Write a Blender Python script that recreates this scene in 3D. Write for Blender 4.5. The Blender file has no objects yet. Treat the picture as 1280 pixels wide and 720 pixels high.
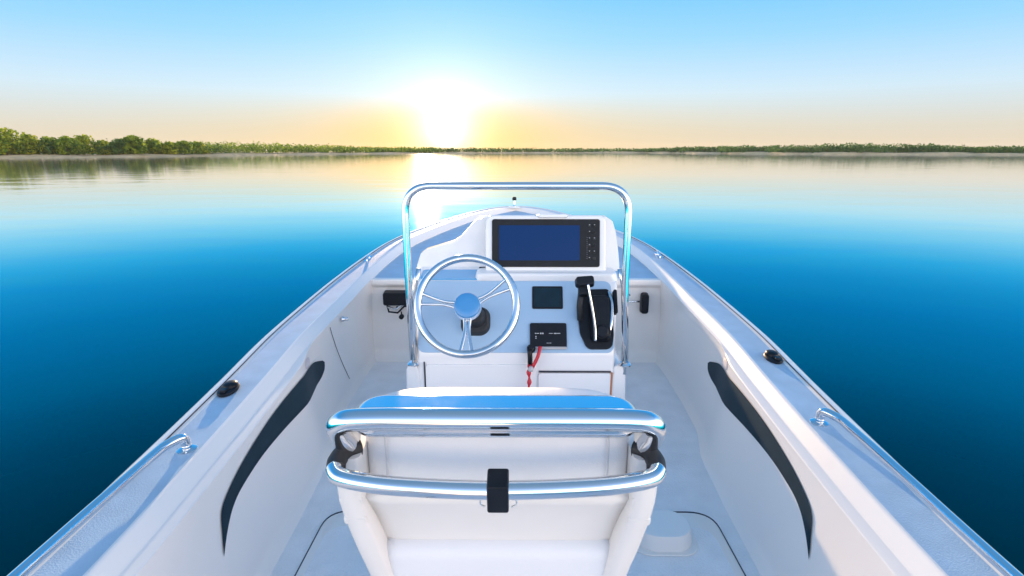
import bpy, bmesh, math, random
from mathutils import Vector, Matrix
random.seed(7)
# ---------------------------------------------------------------- geometry of the hull (pure python)
#GEO
WATER = -0.30
EDGE = [(1.05,-1.0),(1.07,-.3),(1.08,.4),(1.09,1.03),(1.105,1.5),(1.125,2.0),(1.14,2.45),(1.115,3.0),(1.064,3.42),(.983,3.84),
        (.91,4.08),(.819,4.29),(.64,4.63),(.426,4.96),(.22,5.19),(0,5.277),(-.22,5.19)]
SHEER = [(-2,.39),(0,.39),(1,.40),(2,.445),(3,.52),(3.5,.58),(4.2,.67),(4.8,.735),(5.4,.795),(9,.9)]
def lerp_tab(tab, v):
    if v <= tab[0][0]: return tab[0][1]
    for (a, fa), (b, fb) in zip(tab, tab[1:]):
        if v <= b:
            t = (v-a)/(b-a); return fa+(fb-fa)*t
    return tab[-1][1]
def cr(p0, p1, p2, p3, t):
    return tuple(.5*((2*b)+(-a+c)*t+(2*a-5*b+4*c-d)*t*t+(-a+3*b-3*c+d)*t**3) for a, b, c, d in zip(p0, p1, p2, p3))
NSEG = len(EDGE)-2
def edge_pt(u):                                   # u in 0..NSEG, 0 stern, NSEG tip
    u = max(0, min(NSEG, u)); i = min(NSEG-1, int(u)); t = u-i
    p0 = EDGE[i-1] if i else (EDGE[0][0], EDGE[0][1]-.5)
    return cr(p0, EDGE[i], EDGE[i+1], EDGE[i+2], t)
def edge_nrm(u):                                  # inward normal (towards the centreline / aft)
    a = edge_pt(max(0, u-.02)); b = edge_pt(min(NSEG, u+.02))
    dx, dy = b[0]-a[0], b[1]-a[1]; l = math.hypot(dx, dy)
    if u >= NSEG-.001: return (0, -1)
    return (-dy/l, dx/l)
def sheer(Y):
    return sum(lerp_tab(SHEER, Y+d) for d in (-.3, -.15, 0, .15, .3))/5
def wscale(Y): return lerp_tab([(0,1),(3.0,1),(4.2,.72),(5.2,.55)], Y)
def ledge(Y): return lerp_tab([(0,.032),(2.2,.032),(2.42,.002),(9,.002)], Y)
def dwall(Y): return lerp_tab([(-1,.068),(1.4,.070),(1.8,.072),(2.1,.067),(2.4,.048),(2.7,.022),(3.0,-.002),(3.3,-.018),(3.7,-.008),(4.2,.0),(6,.01)], Y)
def off_pt(u, o, z, side=1):
    p = edge_pt(u); n = edge_nrm(u)
    return (side*(p[0]+n[0]*o), p[1]+n[1]*o, z)
def wall_o0(Y): return (.205+ledge(Y))*wscale(Y)
def wall_pt(u, k, side=1, lift=0):
    Y = edge_pt(u)[1]; z0 = sheer(Y)-.036
    o = wall_o0(Y)+dwall(Y)*k**1.3+lift - .012*math.sin(math.pi*min(1, k*1.1))
    if k > .9: o += .03*((k-.9)/.1)**2
    return off_pt(u, o, z0*(1-k), side)
def wall_yz(Y, z, side=1, lift=.003):             # the point of the wall at a given Y and z
    lo, hi = 0, NSEG-.5
    for _ in range(30):
        m = (lo+hi)/2; z0 = sheer(edge_pt(m)[1])-.036; k = max(0, 1-z/z0)
        if wall_pt(m, k)[1] < Y: lo = m
        else: hi = m
    return wall_pt(lo, max(0, 1-z/(sheer(edge_pt(lo)[1])-.036)), side, lift)
#ENDGEO
# ---------------------------------------------------------------- helpers
COL = bpy.context.scene.collection
def link(name, bm, mats, parent=None, smooth=True, bevel=0, seg=2, recalc=True, autos=None):
    if recalc: bmesh.ops.recalc_face_normals(bm, faces=bm.faces[:])
    me = bpy.data.meshes.new(name); bm.to_mesh(me); bm.free()
    if not isinstance(mats, (list, tuple)): mats = [mats]
    for m in mats: me.materials.append(m)
    o = bpy.data.objects.new(name, me); COL.objects.link(o); o.parent = parent
    for p in me.polygons: p.use_smooth = smooth
    if bevel:
        b = o.modifiers.new('bevel', 'BEVEL'); b.width = bevel; b.segments = seg; b.limit_method = 'ANGLE'; b.angle_limit = math.radians(35)
        b.harden_normals = False
        w = o.modifiers.new('wn', 'WEIGHTED_NORMAL'); w.keep_sharp = False
    elif autos:
        me.set_sharp_from_angle(angle=math.radians(autos))
    return o
def empty(name, loc=(0,0,0), parent=None):
    o = bpy.data.objects.new(name, None); COL.objects.link(o); o.location = loc; o.parent = parent; o.empty_display_size = .1; return o
def tag(o, label, cat, group=None):
    o['label'] = label; o['category'] = cat
    if group: o['group'] = group
    return o
def grid(bm, rows, mi=0, closed=False, mis=None):
    V = [[bm.verts.new(p) for p in r] for r in rows]
    for i in range(len(V)-1):
        n = len(V[i])
        for j in range(n if closed else n-1):
            k = (j+1) % n
            f = bm.faces.new((V[i][j], V[i][k], V[i+1][k], V[i+1][j])); f.material_index = mis[j] if mis else mi
    return V
def catmull(pts, n=8, closed=False):
    out = []; P = [Vector(p) for p in pts]; m = len(P)
    for i in range(m if closed else m-1):
        if closed: a, b, c, d = P[i-1], P[i], P[(i+1)%m], P[(i+2)%m]
        else: a, b, c, d = P[max(0, i-1)], P[i], P[i+1], P[min(m-1, i+2)]
        for k in range(n): out.append(Vector(cr(a, b, c, d, k/n)))
    if not closed: out.append(P[-1].copy())
    return out
def fillet(pts, r, n=8, closed=False):
    P = [Vector(p) for p in pts]; out = []
    rng = range(len(P)) if closed else range(1, len(P)-1)
    if not closed: out.append(P[0])
    for i in rng:
        a, b, c = P[i-1], P[i], P[(i+1) % len(P)]
        rr = r[i] if isinstance(r, (list, tuple)) else r
        da, dc = (a-b), (c-b); t = min(rr, da.length*.49, dc.length*.49)
        A = b+da.normalized()*t; C = b+dc.normalized()*t
        for k in range(n+1):
            s = k/n; out.append(A*(1-s)**2+b*2*s*(1-s)+C*s*s)
    if not closed: out.append(P[-1])
    return out
def tube(bm, path, r, seg=16, closed=False, caps=True, mi=0, sy=1.0):
    path = [Vector(p) for p in path]; n = len(path); rings = []
    T = []
    for i in range(n):
        a = path[i-1] if (i or closed) else path[i]; b = path[(i+1) % n] if (i < n-1 or closed) else path[i]
        T.append((b-a).normalized())
    up = Vector((0,0,1)) if abs(T[0].z) < .9 else Vector((1,0,0))
    nrm = (up-T[0]*up.dot(T[0])).normalized()
    for i in range(n):
        nrm = (nrm-T[i]*nrm.dot(T[i])).normalized(); bi = T[i].cross(nrm)
        rr = r[i] if isinstance(r, (list, tuple)) else r
        rings.append([bm.verts.new(path[i]+nrm*math.cos(a)*rr*sy+bi*math.sin(a)*rr) for a in (2*math.pi*j/seg for j in range(seg))])
    m = n if closed else n-1
    for i in range(m):
        A, B = rings[i], rings[(i+1) % n]
        for j in range(seg):
            k = (j+1) % seg
            f = bm.faces.new((A[j], A[k], B[k], B[j])); f.material_index = mi
    if caps and not closed:
        bm.faces.new(rings[0][::-1]).material_index = mi; bm.faces.new(rings[-1]).material_index = mi
def box(bm, c, s, rot=None, mi=0, taper=1.0):
    M = rot.to_4x4() if rot is not None else Matrix.Identity(4)
    vs = []
    for z in (-1, 1):
        for x, y in ((-1,-1),(1,-1),(1,1),(-1,1)):
            t = taper if z > 0 else 1
            vs.append(bm.verts.new(Vector(c)+(M @ Vector((x*s[0]/2*t, y*s[1]/2*t, z*s[2]/2)))))
    for f in ((3,2,1,0),(4,5,6,7),(0,1,5,4),(1,2,6,5),(2,3,7,6),(3,0,4,7)):
        bm.faces.new([vs[i] for i in f]).material_index = mi
def prism(bm, poly, ex, mi=0):                    # closed polygon of 3D points extruded by vector ex
    ex = Vector(ex); A = [bm.verts.new(p) for p in poly]; B = [bm.verts.new(Vector(p)+ex) for p in poly]; n = len(A)
    fa = bm.faces.new(A); fb = bm.faces.new(B[::-1]); fs = [fa, fb]
    for i in range(n): fs.append(bm.faces.new((A[i], B[i], B[(i+1)%n], A[(i+1)%n])))
    for f in fs: f.material_index = mi
def lathe(bm, prof, M=None, seg=24, mi=0, sx=1):   # prof (r,z)
    M = M or Matrix.Identity(4); rings = []
    for r, z in prof:
        rings.append([bm.verts.new(M @ Vector((r*math.cos(2*math.pi*j/seg)*sx, r*math.sin(2*math.pi*j/seg), z))) for j in range(seg)])
    for A, B in zip(rings, rings[1:]):
        for j in range(seg):
            k = (j+1) % seg; bm.faces.new((A[j], A[k], B[k], B[j])).material_index = mi
    bm.faces.new(rings[0][::-1]).material_index = mi; bm.faces.new(rings[-1]).material_index = mi
def rrect(w, h, r, n=5, cx=0, cy=0):
    out = []
    for sx, sy, a0 in ((1,1,0),(-1,1,90),(-1,-1,180),(1,-1,270)):
        for k in range(n+1):
            a = math.radians(a0+90*k/n); out.append((cx+sx*(w/2-r)+r*math.cos(a), cy+sy*(h/2-r)+r*math.sin(a)))
    return out
def frame(o, x, y):                               # matrix with origin o, x axis, y axis
    x = Vector(x).normalized(); y = Vector(y); y = (y-x*y.dot(x)).normalized(); z = x.cross(y)
    return Matrix(((x.x,y.x,z.x,o[0]),(x.y,y.y,z.y,o[1]),(x.z,y.z,z.z,o[2]),(0,0,0,1)))
def plate(bm, M, w, h, r, z0, z1, cx=0, cy=0, mi=0, n=5, top=1.0):
    P = rrect(w, h, r, n, cx, cy)
    A = [bm.verts.new(M @ Vector((x, y, z0))) for x, y in P]
    B = [bm.verts.new(M @ Vector(((x-cx)*top+cx, (y-cy)*top+cy, z1))) for x, y in P]; k = len(A)
    bm.faces.new(A[::-1]).material_index = mi; bm.faces.new(B).material_index = mi
    for i in range(k): bm.faces.new((A[i], A[(i+1)%k], B[(i+1)%k], B[i])).material_index = mi
def ribbon(bm, pts, w, up=(0,0,1), h=.002, mi=0):  # a thin raised strip following pts
    P = [Vector(p) for p in pts]; up = Vector(up); rows = []
    for i, p in enumerate(P):
        t = (P[min(i+1, len(P)-1)]-P[max(0, i-1)]).normalized(); s = t.cross(up).normalized()*w/2; n = s.cross(t).normalized()*h
        if n.dot(up) < 0: n = -n
        rows.append([p-s, p-s+n, p+s+n, p+s])
    grid(bm, rows, mi)
# ---------------------------------------------------------------- materials
def mat(name, col, rough=.4, metal=0, coat=0, spec=.5, bump=None, var=None, emis=None, rvar=None):
    m = bpy.data.materials.new(name); m.use_nodes = True; nt = m.node_tree; b = nt.nodes['Principled BSDF']
    b.inputs['Base Color'].default_value = (*col, 1); b.inputs['Roughness'].default_value = rough
    b.inputs['Metallic'].default_value = metal; b.inputs['Coat Weight'].default_value = coat; b.inputs['Coat Roughness'].default_value = .08
    b.inputs['Specular IOR Level'].default_value = spec
    tc = nt.nodes.new('ShaderNodeTexCoord')
    if var:                                       # (scale, amount)
        n = nt.nodes.new('ShaderNodeTexNoise'); n.inputs['Scale'].default_value = var[0]; n.inputs['Detail'].default_value = 8 if var[1] > .03 else 1
        nt.links.new(tc.outputs['Object'], n.inputs['Vector'])
        mx = nt.nodes.new('ShaderNodeMixRGB'); mx.inputs[1].default_value = (*[c*(1-var[1]) for c in col], 1); mx.inputs[2].default_value = (*[min(1, c*(1+var[1])) for c in col], 1)
        cr_ = nt.nodes.new('ShaderNodeMapRange'); cr_.inputs[1].default_value = .3 if var[1] > .03 else 0; cr_.inputs[2].default_value = .7 if var[1] > .03 else 1
        nt.links.new(n.outputs[0], cr_.inputs[0]); nt.links.new(cr_.outputs[0], mx.inputs[0]); nt.links.new(mx.outputs[0], b.inputs['Base Color'])
    if rvar:
        n = nt.nodes.new('ShaderNodeTexNoise'); n.inputs['Scale'].default_value = rvar[0]; n.inputs['Detail'].default_value = 6
        nt.links.new(tc.outputs['Object'], n.inputs['Vector'])
        mr = nt.nodes.new('ShaderNodeMapRange'); mr.inputs[3].default_value = rough-rvar[1]; mr.inputs[4].default_value = rough+rvar[1]
        nt.links.new(n.outputs[0], mr.inputs[0]); nt.links.new(mr.outputs[0], b.inputs['Roughness'])
    if bump:                                      # (kind, scale, distance)
        if bump[0] == 'v':
            n = nt.nodes.new('ShaderNodeTexVoronoi')
        else:
            n = nt.nodes.new('ShaderNodeTexNoise'); n.inputs['Detail'].default_value = 4
        n.inputs['Scale'].default_value = bump[1]; nt.links.new(tc.outputs['Object'], n.inputs['Vector'])
        bp = nt.nodes.new('ShaderNodeBump'); bp.inputs['Distance'].default_value = bump[2]; bp.inputs['Strength'].default_value = 1
        nt.links.new(n.outputs[0], bp.inputs['Height']); nt.links.new(bp.outputs[0], b.inputs['Normal'])
    if emis:
        b.inputs['Emission Color'].default_value = (*emis[0], 1); b.inputs['Emission Strength'].default_value = emis[1]
    return m
M = {}
M['gel'] = mat('white_gelcoat', (.84,.80,.755), .28, coat=.35, var=(1.6, .02))
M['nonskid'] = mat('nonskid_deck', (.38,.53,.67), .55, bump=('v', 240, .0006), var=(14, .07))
M['nonskid2'] = mat('floor_nonskid', (.82,.82,.83), .55, bump=('v', 150, .0015), var=(9, .05))
M['gel2'] = mat('gelcoat_console', (.78,.79,.80), .2, coat=.5, var=(5, .02), rvar=(12, .06))
M['dash'] = mat('dash_gelcoat_sky_tint', (.33,.49,.66), .22, coat=.4, var=(5, .02))  # white gelcoat with the blue of the reflected sky put into its colour
M['ledge'] = mat('ledge_gelcoat_sky_tint', (.09,.38,.68), .18, coat=.5)  # sky reflection on the ledge painted as a strong blue base
M['vinyl'] = mat('white_vinyl', (.70,.71,.73), .38, bump=('n', 260, .0006), var=(6, .03))
M['powder'] = mat('white_powder_coat', (.71,.69,.665), .4, coat=.2, var=(10, .03))
M['chrome'] = mat('polished_steel', (.76,.77,.79), .08, metal=1, rvar=(30, .03))
M['black'] = mat('black_plastic', (.008,.010,.014), .4, spec=.22, var=(30, .2), rvar=(40, .08))
M['rubber'] = mat('black_rubber', (.015,.017,.02), .6, bump=('n', 300, .0005))
M['grip'] = mat('grey_grip', (.42,.43,.45), .5)
M['decal'] = mat('dark_teal_vinyl', (.004,.022,.036), .5, spec=.2, var=(20, .15))
M['seam'] = mat('dark_seam', (.05,.055,.07), .8)
M['seamlit'] = mat('sunlit_seam_orange', (.42,.16,.07), .5)  # low sun on the seam edge, painted in as orange
M['glass'] = mat('screen_glass', (.002,.010,.04), .1, spec=.12, emis=((.0,.035,.16), .33))  # faint blue glow stands in for a reflection on the glass
M['red'] = mat('red_cord', (.5,.012,.03), .45)
M['print'] = mat('grey_print', (.5,.52,.55), .5)
M['grey'] = mat('soft_grey_print', (.55,.53,.56), .5)
M['hubcap'] = mat('hub_cap_sky_tint', (.045,.24,.52), .25, coat=.5)  # mirrored blue sky painted into the cap colour
M['antifoul'] = mat('hull_outer', (.74,.75,.77), .22, coat=.4)
# ---------------------------------------------------------------- boat
boat = tag(empty('motor_boat', (0,0,WATER)), 'open white motor boat with chrome rails and dark side stripes on the calm lake', 'boat')
ROOT = boat
def part(name, bm, m, parent=None, **k):
    o = link(name, bm, m, parent or ROOT, **k)
    if parent is None: o.location = (0,0,-WATER)
    return o
def pempty(name): o = empty(name, (0,0,-WATER), ROOT); return o
US = []
u = 0
while u < NSEG:
    US.append(u); u += .125
US.append(NSEG)
def sweep(bm, fprof, mis=None):                    # fprof(u)-> list of (o,z); both sides, bow joined
    rows = []
    for s in (1, -1):
        seq = US if s == 1 else US[::-1][1:]
        for u in seq: rows.append([off_pt(u, o, z, s) for o, z in fprof(u)])
    grid(bm, rows, mis=mis)
def pr_out(u):
    Y = edge_pt(u)[1]; s = sheer(Y); f = lerp_tab([(3,0),(5.3,1)], Y)
    return [(0, s-.012), (.006, s-.05), (.02+.05*f, s-.2), (.05+.16*f, -.05), (.08+.28*f, -.32), (.14+.36*f, -.45), (.6, -.62)]
bm = bmesh.new(); sweep(bm, pr_out)
part('hull', bm, M['antifoul'], autos=50)
def pr_gun(u):
    Y = edge_pt(u)[1]; s = sheer(Y); w = wscale(Y); L = ledge(Y)
    base = [(0,-.014),(.001,-.002),(.008,.008),(.02,.013),(.034,.013),(.042,.0085),(.048,.007),(.158,.007),(.163,.009),(.168,.008),(.173,.003),(.197,-.024),(.202,-.029),(.205,-.031)]
    P = [(o*w, s+z) for o, z in base]
    P += [(.205*w+L*w*.9, s-.032), (wall_o0(Y), s-.036)]
    return P
bm = bmesh.new()
sweep(bm, pr_gun, mis=[0]*6+[1]+[0]*8)
part('gunwale', bm, [M['gel'], M['nonskid']], autos=60)
bm = bmesh.new(); rows = []
KS = [0,.02,.06,.12,.2,.3,.4,.5,.6,.7,.8,.87,.91,.94,.97,1]
for s in (1,-1):
    for u in (US if s == 1 else US[::-1][1:]): rows.append([wall_pt(u, k, s) for k in KS])
grid(bm, rows); part('inner_wall', bm, M['gel'], autos=60)
# rub rail: rubber with a steel bead
bm = bmesh.new()
path = [off_pt(u, -.004, sheer(edge_pt(u)[1])-.022, 1) for u in US]+[off_pt(u, -.004, sheer(edge_pt(u)[1])-.022, -1) for u in US[::-1][1:]]
tube(bm, path, .016, 10, sy=1.0)
rub = part('rub_rail', bm, M['antifoul'])
bm = bmesh.new()
for s in (1,-1):
    bm = bmesh.new(); tube(bm, [off_pt(u, .0355, sheer(edge_pt(u)[1])+.0135, s) for u in US if .2 < edge_pt(u)[1] < 4.2], .0022, 6); part('gunwale_seam', bm, M['seam'])
# floor
bm = bmesh.new(); rows = []
NX = 14
for u in US:
    if edge_pt(u)[1] > 3.75: break
    e = wall_pt(u, 1, 1)
    rows.append([(e[0]*(2*i/NX-1)*1.01, e[1], 0.002) for i in range(NX+1)])
grid(bm, rows); part('floor', bm, M['nonskid2'], smooth=False)
# casting deck + bulkhead
bm = bmesh.new(); rows = []
DZ = .525; BY = 3.35
def deck_edge(u):
    Y = edge_pt(u)[1]; z0 = sheer(Y)-.036; zd = min(DZ+max(0, Y-3.35)*.115, z0-.004); return wall_pt(u, 1-zd/z0, 1, lift=-.01)
ring = [deck_edge(u) for u in US if deck_edge(u)[1] > BY and sheer(edge_pt(u)[1])-.036 > 0]
u = 0
while deck_edge(u)[1] < BY: u += .002
ring = [deck_edge(u)]+ring
for p in ring:
    w_ = p[0]
    rows.append([(w_*(i/6-1), p[1], p[2]+.02*(1-(i/6-1)**2)*min(1, (p[1]-BY)/.6)) for i in range(13)])
grid(bm, rows)
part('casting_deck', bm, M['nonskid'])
bm = bmesh.new(); w_ = ring[0][0]+.02
pr = fillet([(0, BY+.03, DZ+.006), (0, BY-.012, DZ+.006), (0, BY-.012, DZ-.03), (0, BY+.012, DZ-.05), (0, BY+.01, .05), (0, BY-.04, .0)], [.0,.012,.01,.01,.05,0], 4)
rows = []
for i in range(21):
    x = w_*(i/10-1); rows.append([(x, p.y, p.z) for p in pr])
grid(bm, rows); part('bulkhead', bm, M['gel'], autos=50)
bm = bmesh.new()      # stern bench / transom closing the cockpit, behind the camera
prism(bm, [(-1.06,-1.0,-.6),(1.06,-1.0,-.6),(1.06,-1.0,.38),(-1.06,-1.0,.38)], (0,.08,0)); part('transom', bm, M['gel'], bevel=.02)
# side stripes on the inner wall
ST_TOP = [(2.53,.315),(2.40,.352),(2.2,.372),(2.0,.375),(1.8,.366),(1.6,.338),(1.48,.305),(1.425,.275),(1.40,.22),(1.373,.166)]
ST_BOT = [(2.555,.298),(2.535,.262),(2.44,.240),(2.24,.246),(1.97,.270),(1.74,.281),(1.57,.270),(1.49,.250),(1.43,.213),(1.372,.164)]
for s in (1,-1):
    bm = bmesh.new(); rows = []
    A = catmull([(y, z, 0) for y, z in ST_TOP], 5); B = catmull([(y, z, 0) for y, z in ST_BOT], 5)
    for a, b in zip(A, B):
        rows.append([wall_yz(a.x+(b.x-a.x)*t/4, a.y+(b.y-a.y)*t/4, s, .0035) for t in range(5)])
    grid(bm, rows); part('side_stripe', bm, M['decal'], autos=60)
# round moulded recess pads ahead of the stripes, wall seams
for s in (1,-1):
    bm = bmesh.new(); c = (2.30, .392)
    rows = []
    for r in (0, .35, .7, .9, 1):
        rows.append([wall_yz(c[0]+.05*r*math.cos(a)-.02*r*math.sin(a), c[1]+.028*r*math.sin(a), s, .0015+.004*(1-r**4)) for a in (2*math.pi*j/24 for j in range(24))])
    grid(bm, rows, closed=True); part('round_cover', bm, M['grey'])
    if s > 0: continue
    bm = bmesh.new()
    ribbon(bm, [wall_yz(2.66+.02*k, .44-.036*k, s, .001) for k in range(11)], .003, up=(-s,0,.2), h=.0015)
    part('wall_seam', bm, M['seam'])
    bm = bmesh.new(); p = wall_yz(2.82, .435, s, .005)
    lathe(bm, [(.014,0),(.016,.004),(.012,.012),(.008,.026),(.011,.030),(.004,.034)], frame(p, (0,1,0), (0,0,1) if s < 0 else (0,0,-1)), 14)
    part('snap_hook', bm, M['chrome'])
# floor hatches: lids with a dark groove all round
def hatch(name, pts, r, tex):
    bm = bmesh.new(); P = fillet([(x, y, .003) for x, y in pts], r, 7, closed=True)
    A = [bm.verts.new((p.x, p.y, .002)) for p in P]; B = [bm.verts.new((p.x, p.y, .009)) for p in P]
    c = sum(P, Vector())/len(P); C = [bm.verts.new(((p.x-c.x)*.985+c.x, (p.y-c.y)*.985+c.y, .012)) for p in P]
    D = [bm.verts.new(((p.x-c.x)*.86+c.x, (p.y-c.y)*.86+c.y, .012)) for p in P]
    for X, Z in ((A,B),(B,C),(C,D)):
        for i in range(len(P)):
            bm.faces.new((X[i], X[(i+1)%len(P)], Z[(i+1)%len(P)], Z[i]))
    f = bm.faces.new(D); f.material_index = 1
    o = part(name, bm, [M['gel'], M['nonskid2']], autos=40)
    bm = bmesh.new(); Q = fillet([((x-c.x)*1.018+c.x, (y-c.y)*1.018+c.y, .0035) for x, y in pts], r, 7, closed=True)
    tube(bm, Q, .0035, 6, closed=True)
    link('gasket', bm, M['seam'], o)
hatch('floor_hatch', [(-.69,.6),(-.30,.6),(-.30,1.80),(-.685,1.80)], .09, 0)
hatch('floor_hatch', [(.30,.6),(.72,.6),(.715,1.80),(.30,1.80)], .09, 0)
for s in (1,-1):
    bm = bmesh.new(); lathe(bm, [(.026,0),(.026,.003),(.020,.004),(.019,.002)], Matrix.Translation((s*.36,1.70,.012)), 20); part('hatch_latch', bm, M['chrome'], autos=40)
# moulded seat-side step on the right hatch
bm = bmesh.new()
plate(bm, Matrix.Translation((.50,1.66,0)), .20, .16, .075, .012, .07, top=.9, n=8)
plate(bm, Matrix.Translation((.50,1.66,0)), .225, .185, .06, .0121, .018, n=6)
part('moulded_step', bm, M['gel'], bevel=.016, seg=4)
# ---------------------------------------------------------------- gunwale fittings
def gun_frame(Y, o, s):
    lo, hi = 0, NSEG
    for _ in range(30):
        m = (lo+hi)/2
        if edge_pt(m)[1] < Y: lo = m
        else: hi = m
    p = Vector(off_pt(lo, o, sheer(Y)+.007, s)); q = Vector(off_pt(lo+.1, o, sheer(edge_pt(lo+.1)[1])+.007, s))
    return frame(p, (s,0,0), q-p) if s > 0 else frame(p, (1,0,0), q-p)
for Y, s in ((1.88,-1), (2.17,1)):
    F = gun_frame(Y, .075, s)
    h = pempty('rod_holder')
    bm = bmesh.new(); lathe(bm, [(.030,0),(.033,.006),(.030,.012),(.022,.014)], F, 24, sx=1)
    bmesh.ops.scale(bm, vec=(1,1.7,1), space=F.inverted(), verts=bm.verts[:])
    link('flange', bm, M['black'], h, autos=40)
    bm = bmesh.new(); lathe(bm, [(.024,0),(.026,.006),(.023,.014),(.016,.018),(.004,.019)], F @ Matrix.Translation((0,.018,.008)), 20)
    bmesh.ops.scale(bm, vec=(1,1.2,1), space=(F @ Matrix.Translation((0,.018,.008))).inverted(), verts=bm.verts[:])
    link('cap', bm, M['black'], h, autos=40)
    bm = bmesh.new(); box(bm, F @ Vector((0,-.028,.016)), (.02,.03,.012)); link('hinge', bm, M['black'], h, bevel=.003)
    for y in (-.045,.05):
        bm = bmesh.new(); lathe(bm, [(.004,0),(.004,.002),(.001,.003)], F @ Matrix.Translation((0,y,.008)), 10); link('screw', bm, M['chrome'], h)
for Y, s in ((3.62,-1), (3.7,1)):       # fold-down steel cleats further forward
    F = gun_frame(Y, .06, s); bm = bmesh.new()
    plate(bm, F, .035, .12, .015, 0, .006)
    for y in (-.03,.03): lathe(bm, [(.006,0),(.006,.012)], F @ Matrix.Translation((0,y,.004)), 12)
    tube(bm, [F @ Vector((0,y,.016+.003*abs(y)/.07)) for y in (-.06,-.04,-.02,0,.02,.04,.06)], [.003,.005,.006,.006,.006,.005,.003], 12)
    part('cleat', bm, M['chrome'], autos=40)
# low chrome rails along the aft gunwales
for s in (1,-1):
    Ye = 1.67 if s > 0 else 1.50
    P = [gun_frame(y_, o_, s) @ Vector((0,0,z_)) for y_, o_, z_ in ((Ye,.122,0),(Ye,.122,.046),(Ye-.05,.092,.046),(Ye-.30,.073,.043),(1.1,.068,.042),(.6,.066,.042),(-.2,.07,.042),(-.3,.07,.042),(-.3,.07,0))]
    bm = bmesh.new(); tube(bm, fillet(P, [0,.028,.05,.3,.2,.2,.1,.04,0], 8), .014, 16)
    r = part('grab_rail', bm, M['chrome'])
    bm = bmesh.new(); lathe(bm, [(.028,0),(.028,.003),(.018,.008)], gun_frame(Ye, .122, s), 20); link('flange', bm, M['chrome'], r, autos=40)
    for yy in (.75,.1):
        bm = bmesh.new(); tube(bm, [gun_frame(yy, .067, s) @ Vector((0,0,z)) for z in (0,.02,.04)], .008, 10); link('stanchion', bm, M['chrome'], r)
# bow light
bl = pempty('bow_light')
bm = bmesh.new(); plate(bm, Matrix.Translation((-.015,5.15,.787)), .11, .07, .03, 0, .012, top=.8); link('base', bm, M['gel2'], bl, bevel=.003)
bm = bmesh.new(); lathe(bm, [(.014,0),(.011,.012),(.007,.018),(.007,.045),(.012,.05),(.012,.06)], Matrix.Translation((-.015,5.13,.797)), 14); link('stem', bm, M['chrome'], bl, autos=40)
bm = bmesh.new(); lathe(bm, [(.016,.058),(.019,.066),(.019,.082),(.012,.09)], Matrix.Translation((-.015,5.13,.797)), 16); link('lens', bm, M['black'], bl, autos=40)
# ---------------------------------------------------------------- fittings on the bulkhead
sp = pempty('spotlight')
F = frame((-.735,BY-.005,.42), (1,0,0), (0,0,1))      # z axis points aft (-Y)
bm = bmesh.new(); plate(bm, F, .155, .085, .014, .0, .07, top=.93); link('housing', bm, M['black'], sp, bevel=.005)
bm = bmesh.new(); tube(bm, [F @ Vector(p) for p in ((-.06,-.035,.03),(-.045,-.085,.045),(.01,-.09,.05),(.05,-.05,.05),(.075,-.045,.05))], .006, 8); link('bracket', bm, M['black'], sp)
bm = bmesh.new()
for p in ((-.045,-.06),(-.02,-.036),(.005,-.062),(.03,-.05)): lathe(bm, [(.009,.02),(.010,.035),(.005,.045)], F @ Matrix.Translation((p[0],p[1],0)), 10)
tube(bm, [F @ Vector(p) for p in ((-.05,-.052,.05),(0,-.066,.055),(.05,-.03,.06),(.066,.0,.06))], .005, 8)
link('chain', bm, M['chrome'], sp)
bm = bmesh.new(); lathe(bm, [(.012,.02),(.015,.03),(.015,.05),(.008,.055)], F @ Matrix.Translation((.03,-.118,0)), 14)
tube(bm, [F @ Vector((.03,-.118,.03)), F @ Vector((.03,-.085,.04))], .004, 8); link('knob', bm, M['black'], sp)
gb = pempty('grab_bracket')
F = frame((.79,BY-.005,.385), (1,0,0), (0,0,1))
bm = bmesh.new(); plate(bm, F, .05, .135, .018, 0, .045, top=.9); link('block', bm, M['black'], gb, bevel=.006)
bm = bmesh.new(); tube(bm, [F @ Vector(p) for p in ((-.03,.01,.02),(-.06,.012,.02),(-.085,.008,.02),(-.11,.02,.02))], .005, 8)
lathe(bm, [(.008,.01),(.01,.02),(.006,.03)], F @ Matrix.Translation((-.07,.012,0)), 10)
tube(bm, [F @ Vector(p) for p in ((-.09,.05,.02),(-.115,.065,.02),(-.12,.075,.02))], .005, 8)
link('latch', bm, M['chrome'], gb)
# ---------------------------------------------------------------- console
con = pempty('console')
bm = bmesh.new()
def cw(z): return lerp_tab([(0,.395),(.5,.405),(.76,.43)], z)
side = [(2.13,0),(2.15,.50),(2.30,.758),(2.44,.785),(2.47,.80),(2.86,.72),(2.93,.5),(2.93,0)]
sd = fillet([(0,y,z) for y, z in side], [0,.02,.025,.02,.02,.05,.05,0], 5)
rows = []
n = 20
for i in range(n+1):
    t = i/n*2-1
    # rounded vertical corners via super-ellipse like pull-in
    rows.append([(t*cw(p.z), p.y, p.z) for p in sd])
V = grid(bm, rows); bm.faces.new(V[0]); bm.faces.new(V[-1][::-1])
body = part('console_body', bm, M['gel2'], parent=con, bevel=.018, seg=3)
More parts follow.
